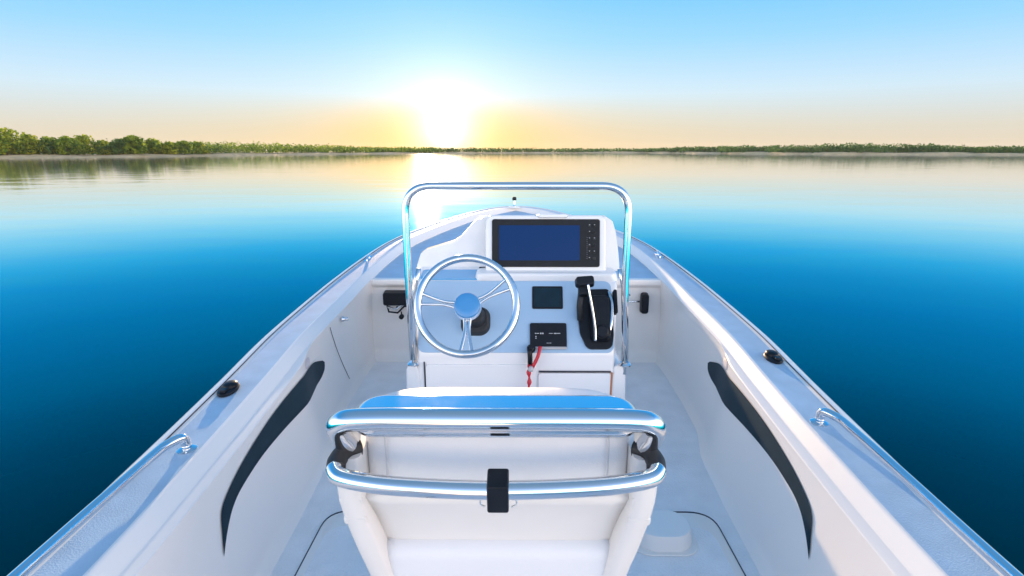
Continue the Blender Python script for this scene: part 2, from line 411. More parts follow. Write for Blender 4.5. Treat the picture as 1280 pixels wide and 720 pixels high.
# brow and screen pod housing: silhouette swept forward
bm = bmesh.new()
sil = [(-.445,.775),(-.442,.80),(-.425,.85),(-.40,.868),(-.275,.905),(-.245,.925),(-.185,.992),(-.16,1.008),(-.135,1.014),(.395,1.014),(.425,.995),(.44,.95),(.455,.86),(.462,.80),(.462,.775)]
rows = []
for (y, sc, dz) in ((2.455,1,0),(2.50,1,.002),(2.62,.985,-.012),(2.75,.95,-.05),(2.84,.9,-.11),(2.9,.85,-.2)):
    rows.append([(x*sc, y+(.05*(z-.775)), max(.70,(z-.775)*(1 if dz > -.04 else (1+dz*2.5))+.775+dz)) for x, z in sil])
V = grid(bm, rows); bm.faces.new(V[0]); bm.faces.new(V[-1][::-1])
for v in V[0]: pass
link('brow', bm, M['gel2'], con, bevel=.008, seg=3)
# pod
PF = frame((.128,2.425,.905), (1,0,0), (0,.22,1))
bm = bmesh.new()
plate(bm, PF, .535, .275, .03, -.07, .045, cx=0, cy=-.015, n=5, top=.965)
link('pod', bm, M['gel2'], con, bevel=.01, seg=3)
bm = bmesh.new(); plate(bm, PF, .15, .018, .008, .02, .058, cx=.03, cy=.113, n=4, top=.8); link('pod_latch', bm, M['gel2'], con, bevel=.003)
# lower lip of pod, ledge moulding
bm = bmesh.new(); plate(bm, frame((.13,2.36,.786), (1,0,0), (0,1,.1)), .62, .10, .035, -.03, .012, n=5, top=.96); link('pod_plinth', bm, M['gel2'], con, bevel=.01, seg=3)
# display
ds = pempty('display')
bm = bmesh.new(); plate(bm, PF, .462, .205, .010, .040, .052, cx=0, cy=-.003, n=4); link('bezel', bm, M['black'], ds, bevel=.002)
bm = bmesh.new(); plate(bm, PF, .345, .150, .004, .050, .0535, cx=-.028, cy=-.002, n=3); link('screen', bm, M['glass'], ds, smooth=False)
for j in range(6):
    for i in range(2):
        bm = bmesh.new(); plate(bm, PF, .014, .012, .004, .05, .0555, cx=.186+.021*i, cy=.072-.028*j, n=3, top=.9)
        link('button', bm, M['black'] if (i+j) % 3 else M['rubber'], ds, bevel=.001)
bm = bmesh.new()
for j in range(6):
    for i in range(2):
        if (j*2+i) % 4 != 3: plate(bm, PF, .004, .003, .001, .0553, .0562, cx=.186+.021*i, cy=.075-.028*j, n=2)
for j in range(12): plate(bm, PF, .0015, .002, .0005, .052, .0528, cx=.176, cy=.02-.008*j, n=1)
link('button_marks', bm, M['print'], ds)
bm = bmesh.new(); plate(bm, frame((-.135,2.398,.80), (1,0,0), (0,.3,1)), .05, .008, .003, 0, .006); link('lock_tab', bm, M['black'], con)
# panel frame: origin at the panel centre, x right, y up the slope, z out of the panel
d_ = Vector((0, .15, .258)).normalized()
PN = frame((0, 2.225, .629), (1,0,0), d_)
def panel_xy(px, t): pass
sq = pempty('switch_panel')
bm = bmesh.new(); plate(bm, PN, .128, .098, .006, -.004, .006, cx=.132, cy=.082); link('cover', bm, M['black'], sq, bevel=.002)
bm = bmesh.new(); plate(bm, PN, .112, .082, .004, .005, .008, cx=.132, cy=.082); link('door', bm, M['decal'], sq, bevel=.001)
st = pempty('stereo')
bm = bmesh.new(); plate(bm, PN, .150, .108, .007, -.004, .010, cx=.133, cy=-.082); link('faceplate', bm, M['black'], st, bevel=.002)
bm = bmesh.new(); plate(bm, PN, .148, .010, .003, .008, .012, cx=.133, cy=-.132); link('trim', bm, M['grip'], st)
bm = bmesh.new()
for x0, w0, h0 in ((-.052,.006,.004),(-.043,.010,.003),(-.031,.006,.006),(-.023,.007,.006),(.010,.016,.0025),(.028,.012,.004),(.042,.014,.003)):
    plate(bm, PN, w0, h0, .001, .0095, .0108, cx=.133+x0, cy=-.072, n=1)
for x0 in (-.005,.002,.009): plate(bm, PN, .004, .003, .0005, .0095, .0108, cx=.133+x0, cy=-.112, n=1)
for y0 in (-.085,-.092): plate(bm, PN, .005, .004, .0015, .0095, .0108, cx=.082, cy=y0, n=2)
link('lettering', bm, M['print'], st)
# throttle / shift control
th = pempty('throttle_control')
bm = bmesh.new()
Pp = [(.255,.03),(.262,.085),(.30,.115),(.385,.118),(.398,.09),(.400,-.08),(.392,-.125),(.375,-.137),(.30,-.137),(.285,-.125),(.262,-.07)]
Pq = fillet([(x-.0,y,0) for x, y in Pp], .012, 4, closed=True)
A = [bm.verts.new(PN @ Vector((p.x,p.y,-.004))) for p in Pq]; B = [bm.verts.new(PN @ Vector((p.x,p.y,.014))) for p in Pq]
bm.faces.new(B)
for i in range(len(A)): bm.faces.new((A[i],A[(i+1)%len(A)],B[(i+1)%len(A)],B[i]))
link('base_plate', bm, M['black'], th, bevel=.003)
bm = bmesh.new(); plate(bm, PN, .085, .20, .02, .01, .06, cx=.345, cy=-.01, top=.86); link('housing', bm, M['black'], th, bevel=.006)
bm = bmesh.new(); tube(bm, catmull([PN @ Vector(p) for p in ((.318,-.11,.055),(.315,-.06,.075),(.305,.0,.10),(.292,.06,.125),(.285,.10,.135))], 6), [.010]*25, 14, sy=.6)
tube(bm, catmull([PN @ Vector(p) for p in ((.375,-.075,.05),(.388,-.02,.055),(.390,.05,.05),(.386,.10,.03))], 6), .007, 12)
link('lever', bm, M['chrome'], th)
bm = bmesh.new(); lathe(bm, [(.022,0),(.027,.006),(.027,.018),(.02,.024)], PN @ Matrix.Translation((.345,-.075,.05)), 24); link('pivot_cap', bm, M['black'], th, autos=40)
bm = bmesh.new(); plate(bm, PN @ Matrix.Translation((.275,.115,.12)) @ Matrix.Rotation(.08,4,'Z'), .078, .042, .012, -.018, .022, top=.9)
plate(bm, PN @ Matrix.Translation((.272,.085,.105)), .045, .05, .012, -.02, .018, top=.9)
link('handle_grip', bm, M['black'], th, bevel=.006)
bm = bmesh.new(); tube(bm, [PN @ Vector(p) for p in ((.262,.08,.09),(.258,.03,.06),(.262,-.02,.03))], .012, 10); link('cable_boot', bm, M['rubber'], th)
bm = bmesh.new(); plate(bm, PN, .014, .10, .006, .01, .05, cx=.408, cy=.055); link('trim_switch', bm, M['black'], th, bevel=.003)
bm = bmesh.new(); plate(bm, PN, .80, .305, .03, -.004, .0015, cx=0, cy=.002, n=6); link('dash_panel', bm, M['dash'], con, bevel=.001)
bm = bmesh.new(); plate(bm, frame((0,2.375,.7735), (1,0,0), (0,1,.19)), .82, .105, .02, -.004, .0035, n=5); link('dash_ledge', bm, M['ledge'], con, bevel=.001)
# gasket seams and lower door
door = pempty('console_door')
lowf = frame((0, 2.1385, .25), (1,0,0), (0,.02,.5))
bm = bmesh.new(); plate(bm, lowf, .452, .40, .015, -.004, .008, cx=-.142, cy=-.0); link('door_panel', bm, M['gel2'], door, bevel=.002)
bm = bmesh.new(); plate(bm, lowf, .30, .365, .012, -.004, .007, cx=.243, cy=-.018)
link('door_panel', bm, M['gel2'], door, bevel=.002)
bm = bmesh.new()
tube(bm, [lowf @ Vector(p) for p in ((.095,.170,.002),(.388,.170,.002))], .004, 6); link('door_gap', bm, M['seam'], door)
bm = bmesh.new(); tube(bm, [lowf @ Vector(p) for p in ((-.374,.21,.002),(-.368,-.2,.002))], .003, 6)
link('door_gap', bm, M['seam'], door)
bm = bmesh.new(); tube(bm, [lowf @ Vector(p) for p in ((.392,.168,.006),(.386,-.2,.006))], .0045, 6); link('sunlit_seam', bm, M['seamlit'], door)  # door seam with its sunlit edge painted on
# shoulders of the console base
for s in (1,-1):
    bm = bmesh.new()
    pts = [(s*.392,2.145,0),(s*.392,2.145,.40),(s*.405,2.145,.445),(s*.43,2.155,.448),(s*.455,2.165,.42),(s*.475,2.18,0)]
    prism(bm, pts, (0,.6,0)); link('base_flank', bm, M['gel2'], con, bevel=.012, seg=3)
# steel grab frame round the console
gf = pempty('console_rail')
def leg(s):
    x = .427*s+.003
    return x
P = [(-.418,2.15,.47),(-.424,2.15,.80),(-.424,2.15,1.168),(.430,2.15,1.168),(.430,2.15,.80),(.445,2.15,.46)]
bm = bmesh.new(); tube(bm, fillet(P, [0,.05,.105,.105,.05,0], 12), .0145, 18); link('hoop', bm, M['chrome'], gf)
for s in (1,-1):
    x = .445 if s > 0 else -.418
    bm = bmesh.new(); tube(bm, fillet([(x-s*.03,2.19,.84),(x-s*.004,2.185,.74),(x+s*.002,2.17,.40)], .06, 6), .011, 12); link('brace', bm, M['chrome'], gf)
    bm = bmesh.new(); lathe(bm, [(.026,0),(.026,.004),(.018,.012)], Matrix.Translation((x,2.15,.447)), 18); link('foot', bm, M['chrome'], gf, autos=40)
# kill switch
bm = bmesh.new(); lathe(bm, [(.018,0),(.018,.012),(.010,.014),(.010,.05)], PN @ Matrix.Translation((.063,-.135,0)), 16); ks = link('kill_switch', bm, M['black'], con, autos=40)
bm = bmesh.new(); tube(bm, [(.055,2.125,.535),(.057,2.118,.50),(.058,2.12,.46)], .010, 10); link('switch_clip', bm, M['black'], con)
# ---------------------------------------------------------------- steering wheel
sw = pempty('steering_wheel')
W = frame((-.177,1.95,.755), (1,0,0), (0,math.sin(math.radians(27)),math.cos(math.radians(27))))
bm = bmesh.new(); R = .178
tube(bm, [W @ Vector((R*math.cos(a), R*math.sin(a), 0)) for a in (2*math.pi*k/72 for k in range(72))], .0145, 16, closed=True); link('rim', bm, M['chrome'], sw)
for a0 in (172, 28, 270):
    for da in (-7, 7):
        a = math.radians(a0); b = math.radians(a0+da*.6)
        bm = bmesh.new()
        pts = [W @ Vector((.03*math.cos(a)-.012*math.sin(a)*da/7, .03*math.sin(a)+.012*math.cos(a)*da/7, -.03)), W @ Vector((.09*math.cos(b), .09*math.sin(b), -.022)), W @ Vector((R*math.cos(math.radians(a0+da)), R*math.sin(math.radians(a0+da)), 0))]
        tube(bm, catmull(pts, 6), .0062 if a0 != 270 else .0075, 10); link('spoke', bm, M['chrome'], sw)
bm = bmesh.new(); lathe(bm, [(.05,-.045),(.052,-.03),(.050,-.022)], W, 32); link('hub', bm, M['chrome'], sw, autos=40)
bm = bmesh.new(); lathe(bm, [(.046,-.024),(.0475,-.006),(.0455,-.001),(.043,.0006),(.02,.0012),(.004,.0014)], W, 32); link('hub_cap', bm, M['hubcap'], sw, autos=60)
bm = bmesh.new(); lathe(bm, [(.022,-.26),(.024,-.14),(.030,-.05)], W, 20); link('shaft', bm, M['chrome'], sw, autos=40)
bm = bmesh.new(); plate(bm, PN, .125, .125, .045, -.004, .03, cx=-.166, cy=-.02, top=.85, n=7); plate(bm, PN, .09, .09, .04, .02, .075, cx=-.166, cy=-.01, top=.75, n=7)
link('tilt_boot', bm, M['rubber'], sw, bevel=.006)
# ---------------------------------------------------------------- helm seat
hs = pempty('helm_seat'); CX = -.036
def S(x, y, z): return Vector((CX+x, y, z))
# back cushion: padded loft
def pad(bm, x0, x1, y, zb, zt, thick, r=.03, nx=24, nz=14, bulge=.012):
    rows = []
    cx = (x0+x1)/2; hw = (x1-x0)/2; cz = (zb+zt)/2; hh = (zt-zb)/2
    N = 48
    for lay, (sc, d) in enumerate(((.0,-bulge),(.35,-bulge*.95),(.7,-bulge*.6),(.88,-bulge*.1),(.965,.010),(1.0,.022),(1.0,thick-.02),(.96,thick-.004),(.8,thick),(.0,thick))):
        ring = []
        for k in range(N):
            a = 2*math.pi*k/N; c, s_ = math.cos(a), math.sin(a); e = .38 if sc > .6 else .5
            ring.append((cx+hw*sc*math.copysign(abs(c)**e, c), y+d, cz+hh*sc*math.copysign(abs(s_)**e, s_)))
        rows.append(ring)
    V = grid(bm, rows, closed=True)
bm = bmesh.new(); pad(bm, CX-.262, CX+.262, .985, .615, .825, .10); cush = link('back_cushion', bm, M['vinyl'], hs)
bmx = bmesh.new()
for x in (-.215,.215): tube(bmx, [S(x, .975, z) for z in (.66,.70,.75,.80)], .0016, 6)
tube(bmx, [S(-.235+.47*k/12, .976-.0015*math.sin(math.pi*k/12), .796) for k in range(13)], .0016, 6)
link('stitching', bmx, M['print'], hs)
# lower back shell (warm white moulding)
bm = bmesh.new(); rows = []
for t in range(9):
    k = t/8; z = .66-.155*k; hw = .262-.014*k; y = .975+.010*math.sin(math.pi*k)+.065*k
    rows.append([(CX+hw*(2*i/12-1), y+(.012 if i in (0,12) else 0), z) for i in range(13)])
grid(bm, rows)
o = link('lower_back_shell', bm, M['powder'], hs); o.modifiers.new('s', 'SOLIDIFY').thickness = .03; o.modifiers['s'].offset = -1 
# top twin tube
TP = [S(-.284,.965,.752), S(-.290,.94,.79), S(-.280,.92,.822), S(-.225,.915,.832), S(0,.912,.834), S(.225,.915,.832), S(.280,.92,.822), S(.290,.94,.79), S(.284,.965,.752)]
bm = bmesh.new(); tube(bm, catmull(TP, 8), .0205, 20); link('top_bar', bm, M['chrome'], hs)
bm = bmesh.new(); plate(bm, Matrix.Translation(S(0,.958,0)), .535, .105, .05, .795, .842, n=8, top=.97); link('top_plate', bm, M['chrome'], hs, bevel=.016, seg=4)
# side brackets below the corner, collars and lower bar
for s in (1,-1):
    bm = bmesh.new(); tube(bm, [S(s*.280,.985,.80), S(s*.282,.975,.757), S(s*.282,.972,.735)], .021, 14, sy=.9); link('side_bracket', bm, M['powder'], hs)
    bm = bmesh.new(); tube(bm, catmull([S(s*.266,.975,.742), S(s*.286,.957,.744), S(s*.294,.93,.742), S(s*.290,.905,.738)], 6), .0175, 16); link('collar', bm, M['rubber'], hs)
LP = [S(-.293,.905,.739), S(-.272,.882,.736), S(-.20,.864,.734), S(-.1,.854,.733), S(0,.85,.733), S(.1,.854,.733), S(.20,.864,.734), S(.272,.882,.736), S(.293,.905,.739)]
bm = bmesh.new(); tube(bm, catmull(LP, 8), .0165, 20); link('lower_bar', bm, M['chrome'], hs)
bm = bmesh.new(); plate(bm, frame(S(.006,.852,.731), (1,0,0), (0,-.25,1)), .037, .062, .004, -.022, .022); link('centre_clamp', bm, M['black'], hs, bevel=.003)
bm = bmesh.new()
for s in (-1,1):
    bm = bmesh.new(); tube(bm, [S(.006+s*(.022+.010*math.sin(a)), .86, .703+.009*math.cos(a)) for a in (math.pi*k/8 for k in range(9))], .0015, 6); link('clamp_ring', bm, M['chrome'], hs)
# side legs: chunky moulded, tapering inwards to the floor
for s in (1,-1):
    bm = bmesh.new()
    path = [S(s*.282,.985,.74), S(s*.280,.99,.64), S(s*.262,1.01,.53), S(s*.238,1.03,.42), S(s*.225,1.10,.2), S(s*.215,1.12,.0)]
    rows = []
    for i, p in enumerate(catmull(path, 5)):
        w_, d2 = .024, .05
        rows.append([p+Vector((a*w_, b*d2, 0)) for a, b in ((-.7,-1),(.7,-1),(1,-.8),(1,.8),(.7,1),(-.7,1),(-1,.8),(-1,-.8))])
    V = grid(bm, rows, closed=True); bm.faces.new(V[0]); bm.faces.new(V[-1][::-1])
    link('leg', bm, M['powder'], hs, autos=60)
    for z_, y_, xo in ((.645,.945,.288),(.60,.950,.284)):
        bm = bmesh.new(); plate(bm, frame(S(s*(xo-.008),y_+.004,z_), (1,0,0), (0,-.3,1)), .046, .024, .008, -.01, .007); link('leg_rib', bm, M['powder'], hs, bevel=.004)
    bm = bmesh.new(); tube(bm, [S(s*.246,.972,.665), S(s*.243,.99,.60), S(s*.236,1.02,.54)], .003, 6); link('shell_gap', bm, M['seam'], hs)
# seat box with stepped, rounded top behind the back shell
def roundbox(name, w, y0, y1, z0, z1, m, bev):
    bm = bmesh.new(); box(bm, S(0,(y0+y1)/2,(z0+z1)/2), (w, y1-y0, z1-z0)); return link(name, bm, m, hs, bevel=bev, seg=5)
roundbox('seat_cushion', .50, .985, 1.42, .40, .515, M['vinyl'], .04)
roundbox('seat_tray', .53-.04, .965, 1.40, .355, .425, M['gel2'], .022)
roundbox('seat_box', .45, .985, 1.38, 0, .37, M['gel2'], .03)
bm = bmesh.new(); box(bm, S(0,.958,.392), (.47,.012,.008)); link('tray_trim', bm, M['powder'], hs, bevel=.003)
bm = bmesh.new(); plate(bm, frame(S(.235,.972,.385), (1,0,0), (0,0,1)), .05, .03, .006, 0, .02); link('tray_bracket', bm, M['powder'], hs, bevel=.004)
bm = bmesh.new(); plate(bm, frame(S(-.235,.972,.385), (1,0,0), (0,0,1)), .05, .03, .006, 0, .02); link('tray_bracket', bm, M['powder'], hs, bevel=.004)
# ---------------------------------------------------------------- lanyard (hangs from the kill switch)
ly = tag(empty('lanyard', (.062,2.10,.30)), 'red engine cut-off lanyard hanging from the black switch on the console', 'lanyard')
def LP_(x, y, z): return Vector((x-.062, y-2.10, z-.30))
bm = bmesh.new(); tube(bm, catmull([LP_(.098,2.125,.535), LP_(.088,2.105,.50), LP_(.068,2.10,.458), LP_(.062,2.10,.445)], 6), .0075, 10, sy=.7); link('strap', bm, M['red'], ly)
bm = bmesh.new(); tube(bm, catmull([LP_(.056,2.10,.465), LP_(.052,2.10,.44), LP_(.055,2.095,.40), LP_(.052,2.098,.36), LP_(.056,2.10,.31), LP_(.054,2.10,.24)], 6), [.010+.004*math.sin(k*1.1) for k in range(31)], 10, sy=.7); link('cord', bm, M['red'], ly)
bm = bmesh.new(); lathe(bm, [(.010,0),(.012,.01),(.006,.02)], Matrix.Translation(LP_(.060,2.088,.445)), 10); link('clip', bm, M['grip'], ly)
# ---------------------------------------------------------------- water
def structure(o): o['kind'] = 'structure'; return o
wm = bpy.data.materials.new('lake_water'); wm.use_nodes = True; nt = wm.node_tree; b = nt.nodes['Principled BSDF']
nt.nodes.remove(b)
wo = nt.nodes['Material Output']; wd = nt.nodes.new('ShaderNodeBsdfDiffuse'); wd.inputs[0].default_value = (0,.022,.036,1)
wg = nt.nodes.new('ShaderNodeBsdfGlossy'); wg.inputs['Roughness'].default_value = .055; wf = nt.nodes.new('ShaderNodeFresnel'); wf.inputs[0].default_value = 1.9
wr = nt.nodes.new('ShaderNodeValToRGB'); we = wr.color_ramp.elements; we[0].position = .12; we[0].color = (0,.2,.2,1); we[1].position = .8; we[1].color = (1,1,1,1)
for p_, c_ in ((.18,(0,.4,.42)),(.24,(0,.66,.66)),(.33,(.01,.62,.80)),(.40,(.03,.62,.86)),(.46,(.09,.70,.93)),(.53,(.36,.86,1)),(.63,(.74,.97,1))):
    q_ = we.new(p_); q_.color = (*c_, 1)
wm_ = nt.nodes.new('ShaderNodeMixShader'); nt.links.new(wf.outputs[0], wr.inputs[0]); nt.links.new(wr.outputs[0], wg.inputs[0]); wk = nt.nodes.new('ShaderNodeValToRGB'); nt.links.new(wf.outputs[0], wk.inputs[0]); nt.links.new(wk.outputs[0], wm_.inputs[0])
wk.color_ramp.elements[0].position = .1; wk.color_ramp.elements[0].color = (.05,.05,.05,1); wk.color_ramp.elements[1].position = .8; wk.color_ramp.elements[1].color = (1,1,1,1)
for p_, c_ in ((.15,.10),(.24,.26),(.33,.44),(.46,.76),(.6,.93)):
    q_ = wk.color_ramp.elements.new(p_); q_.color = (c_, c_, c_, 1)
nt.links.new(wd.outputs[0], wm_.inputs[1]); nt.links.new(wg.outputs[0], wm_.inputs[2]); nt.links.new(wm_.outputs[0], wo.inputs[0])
tc = nt.nodes.new('ShaderNodeTexCoord')
def nz(scale, stretch, detail):
    mp = nt.nodes.new('ShaderNodeMapping'); mp.inputs['Scale'].default_value = stretch; n = nt.nodes.new('ShaderNodeTexNoise')
    n.inputs['Scale'].default_value = scale; n.inputs['Detail'].default_value = detail
    nt.links.new(tc.outputs['Object'], mp.inputs[0]); nt.links.new(mp.outputs[0], n.inputs['Vector']); return n
b1 = nt.nodes.new('ShaderNodeBump'); b1.inputs['Distance'].default_value = .016; nt.links.new(nz(.55,(.5,1,1),2).outputs[0], b1.inputs['Height'])
b2 = nt.nodes.new('ShaderNodeBump'); b2.inputs['Distance'].default_value = .0012; nt.links.new(nz(5,(.6,1,1),2).outputs[0], b2.inputs['Height'])
nt.links.new(b1.outputs[0], b2.inputs['Normal']); nt.links.new(b2.outputs[0], wg.inputs['Normal'])
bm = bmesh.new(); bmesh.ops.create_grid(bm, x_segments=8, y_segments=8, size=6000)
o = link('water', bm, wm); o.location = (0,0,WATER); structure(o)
# ---------------------------------------------------------------- far shore
# (azimuth deg from straight ahead, + = right ; distance of waterline ; vegetation top height above water ; bank height)
F_ = 700
SH = [(-75,95,6,.6),(-60,100,6,.6)]
for px, row, top in ((-60,197.4,160),(0,197.2,163),(60,197,170),(150,196.2,172),(230,195.3,175),(320,194,176),(420,192.8,180),(480,192.2,183),(555,191.7,184),(640,191.4,184.5),(720,191.2,185),(800,191.2,185.3),
                     (860,191.8,183),(900,192.1,181.5),(980,192.8,180.5),(1050,193.2,178),(1150,193.4,179.5),(1200,193.6,182.5),(1280,194,180.5),(1340,194.3,179)):
    Y = 1.6*F_/(row-187.5); SH.append((math.degrees(math.atan((px-645)/F_)), Y, (187.5-top)*Y/F_+1.6, .6))
SH += [(60,150,5,.6),(75,140,5,.6)]
def sh(az, c):
    return lerp_tab([(s[0], s[c]) for s in SH], az)
def shore_pt(az, back=0, z=0):
    Y = sh(az, 1)*(1+.012*math.sin(az*1.7)+.006*math.sin(az*5.1+1)); 
    a = math.radians(az)
    if abs(az) > 50: Y = sh(az, 1)*math.cos(math.radians(min(75, abs(az))))/math.cos(math.radians(50)) if False else Y
    x = Y*math.tan(math.radians(max(-62, min(62, az)))); r = math.hypot(x, Y); 
    return (x*(1+back/r), Y*(1+back/r), WATER+z)
sand = mat('pale_sand', (.62,.43,.22), .9, var=(.4, .2)); land = mat('grassy_land', (.07,.095,.03), .9, var=(.15, .3))
bm = bmesh.new(); rows = []
az = -62
while az <= 62.01:
    h = .45+.12*math.sin(az*.9)+(.25 if az > 8 else 0)
    rows.append([shore_pt(az, -1.5, -.25), shore_pt(az, 0, 0.0), shore_pt(az, 2.0, h*.6), shore_pt(az, 5, h), shore_pt(az, 9, h+.1), shore_pt(az, 30, h+.3), shore_pt(az, 300, .8), shore_pt(az, 2500, .8)])
    az += .5
grid(bm, rows, mis=[0,0,0,0,1,1,1]); structure(link('shore_ground', bm, [sand, land]))
# foliage
def leaf_mat(name, c1, c2, trans=.5):
    m = bpy.data.materials.new(name); m.use_nodes = True; nt = m.node_tree; nt.nodes.clear()
    out = nt.nodes.new('ShaderNodeOutputMaterial'); mx = nt.nodes.new('ShaderNodeMixShader'); mx.inputs[0].default_value = trans
    d = nt.nodes.new('ShaderNodeBsdfDiffuse'); t = nt.nodes.new('ShaderNodeBsdfTranslucent')
    geo = nt.nodes.new('ShaderNodeNewGeometry'); cm = nt.nodes.new('ShaderNodeMixRGB')
    cm.inputs[1].default_value = (*c1, 1); cm.inputs[2].default_value = (*c2, 1)
    tcn = nt.nodes.new('ShaderNodeTexCoord'); nn = nt.nodes.new('ShaderNodeTexNoise'); nn.inputs['Scale'].default_value = .9; nn.inputs['Detail'].default_value = 2
    nt.links.new(tcn.outputs['Object'], nn.inputs['Vector']); mr = nt.nodes.new('ShaderNodeMapRange'); mr.inputs[1].default_value = .42; mr.inputs[2].default_value = .58; nt.links.new(nn.outputs[0], mr.inputs[0])
    av = nt.nodes.new('ShaderNodeMix'); av.inputs[0].default_value = .3; nt.links.new(mr.outputs[0], av.inputs[2]); nt.links.new(geo.outputs['Random Per Island'], av.inputs[3])
    nt.links.new(av.outputs[0], cm.inputs[0])
    for s_ in (d, t): nt.links.new(cm.outputs[0], s_.inputs[0])
    nt.links.new(d.outputs[0], mx.inputs[1]); nt.links.new(t.outputs[0], mx.inputs[2]); nt.links.new(mx.outputs[0], out.inputs[0]); return m
LM = [leaf_mat('leaves_yellow_green', (.09,.19,.03), (.55,.56,.06)), leaf_mat('leaves_green', (.05,.14,.03), (.34,.42,.05)), leaf_mat('leaves_dark', (.035,.11,.04), (.13,.22,.06))]
bark = mat('bark', (.09,.065,.045), .9, var=(4,.3))
def leafcard(bm, c, s, rnd):
    n = Vector((rnd.gauss(0,1), rnd.gauss(0,1), rnd.gauss(.5,1))).normalized(); t = n.orthogonal().normalized(); t = Matrix.Rotation(rnd.random()*6.28, 3, n) @ t; b_ = n.cross(t)
    k = [rnd.uniform(.6,1.3) for _ in range(5)]
    vs = [bm.verts.new(c+(t*math.cos(a)+b_*math.sin(a))*s*.5*k[i]) for i, a in enumerate((0,1.26,2.5,3.8,5.0))]
    bm.faces.new(vs)
def crown_mesh(seed, w, h, n, s):
    rnd = random.Random(seed); bm = bmesh.new(); lobes = []
    for i in range(11):
        a = rnd.random()*6.28; r = rnd.uniform(.1,.62)*w/2; z = h*rnd.uniform(.30,.80)*(1-.45*(r/(w/2))**2)
        lobes.append((Vector((r*math.cos(a), r*math.sin(a), z)), rnd.uniform(.17,.27)*min(w, h*1.2)))
    lobes.append((Vector((0,0,h*.72)), .25*h))
    for i in range(n):
        c, r = lobes[rnd.randrange(len(lobes))]
        d = Vector((rnd.gauss(0,1), rnd.gauss(0,1), rnd.gauss(0,.85))).normalized()*r*rnd.uniform(.72,1.08)
        p = c+d
        if p.z < h*.08: p.z = h*.08+rnd.random()*.3
        leafcard(bm, p, s*rnd.uniform(.6,1.4), rnd)
    return bm
def trunk_mesh(seed, h, w):
    rnd = random.Random(seed); bm = bmesh.new()
    tube(bm, catmull([(0,0,-.2), (.1*h*.1,.02,h*.2), (-.04*h,.03,h*.4), (0,0,h*.62)], 3), [.12-.007*i for i in range(10)], 7)
    for i in range(4):
        a = i*1.6+rnd.random(); tube(bm, [(0,0,h*.22+.05*i*h), (w*.14*math.cos(a), w*.14*math.sin(a), h*.42), (w*.27*math.cos(a), w*.27*math.sin(a), h*.58)], [.07,.05,.025], 6)
    return bm
KINDS = []
for i, (w, h, mi) in enumerate(((8,5.4,0),(6,4.6,0),(5,4.4,1),(6.5,4.0,1),(4,5.0,2),(5,3.6,0))):
    r = empty('broadleaf_tree'); c = link('crown', crown_mesh(20+i, w, h, 1500, .42), LM[mi], r, smooth=False, recalc=False); t = link('trunk', trunk_mesh(40+i, h, w), bark, r)
    KINDS.append((r, h, w))
used = set()
def place(kind, az, back, height, label, group, wsc=1.0):
    r0, h, w = KINDS[kind]
    if kind in used:
        r = r0.copy(); COL.objects.link(r)
        for ch in r0.children:
            c = ch.copy(); COL.objects.link(c); c.parent = r
    else: r = r0; used.add(kind)
    s = height/h; p = shore_pt(az, back, .35)
    r.location = p; r.scale = (s*wsc, s*wsc, s); r.rotation_euler = (0,0,random.random()*6.28)
    r['label'] = label; r['category'] = 'tree'; r['group'] = group
    return r
def az_of(px): return math.degrees(math.atan((px-645)/F_))
G = 'trees along the left shore'
named = [(-25,0,5.4,1.2,'broad bushy tree cut by the left edge of the photo'),
 (22,0,5.7,1.15,'tallest rounded green tree near the left end of the shore'),
 (52,1,4.4,1.1,'yellow-green dome-shaped tree sloping down right of the tallest left tree'),
 (74,3,4.3,1.0,'dark green round tree in the gap after the first big dome on the left'),
 (98,2,4.3,1.0,'mid green tree left of the bright bushy clump on the left shore'),
 (118,1,4.4,1.15,'bright bushy yellow-green tree, middle of the left clump'),
 (140,5,3.7,1.0,'low pale green bush at the right end of the bright left clump'),
 (160,4,4.0,1.1,'dark tree just right of the bright left clump'),
 (178,2,4.7,1.2,'peaked green tree standing tallest between the clump and the low shrubs'),
 (202,3,4.3,1.1,'rounded green tree right of the peaked one'),
 (222,5,3.5,1.2,'low yellowish shrub-like tree sloping off the rounded one'),
 (240,2,3.7,1.1,'low dark tree beside the yellow-lit shrub on the left shore'),
 (258,5,3.7,1.1,'small brownish green tree just before the left hill begins')]
for px, k, h, ws, lab in named: place(k, az_of(px), 7+2*(k % 2), h, lab, G, ws)
for px in range(-10, 275, 13):                     # understorey between them
    place(random.choice((2,3,4,5)), az_of(px+random.uniform(-3,3)), random.uniform(9,13), sh(az_of(px),2)*random.uniform(.55,.72), 'low green bush filling in below the taller trees of the left shore', 'low bushes of the left shore', 1.3)
for k, px in ((4, -70), (3, -120)):
    place(k, az_of(px), 8, 5.0, 'dense tree further along the left shore, outside the photo', 'trees beyond the left edge', 1.3)
# distant woods that read as one mass
def wood(name, label, a0, a1, mi, dens, seed, s=.75, depth=16, base=.35):
    rnd = random.Random(seed); bm = bmesh.new(); az = a0; 
    while az < a1:
        D = sh(az, 1); H_ = (sh(az, 2)-base)*rnd.uniform(.84,1.04); w = rnd.uniform(1.6,3.4)*max(.8, D/200); back = rnd.uniform(7, 7+depth)
        for i in range(int(dens)):
            a = rnd.random()*6.28; q = rnd.random()**.5; r = q*w*1.5
            x, y, z = shore_pt(az, back, base)
            zz = H_*(1-.55*q*q)*rnd.uniform(.05,1.0)**.6
            leafcard(bm, Vector((x+r*math.cos(a), y+r*math.sin(a), z+zz)), s*max(.8, D/200)*rnd.uniform(.6,1.3), rnd)
        az += w*.45/D*57.3*math.cos(math.radians(az))**2
    o = link(name, bm, LM[mi], smooth=False, recalc=False); o['kind'] = 'stuff'; o['label'] = label; o['category'] = 'wood'; return o
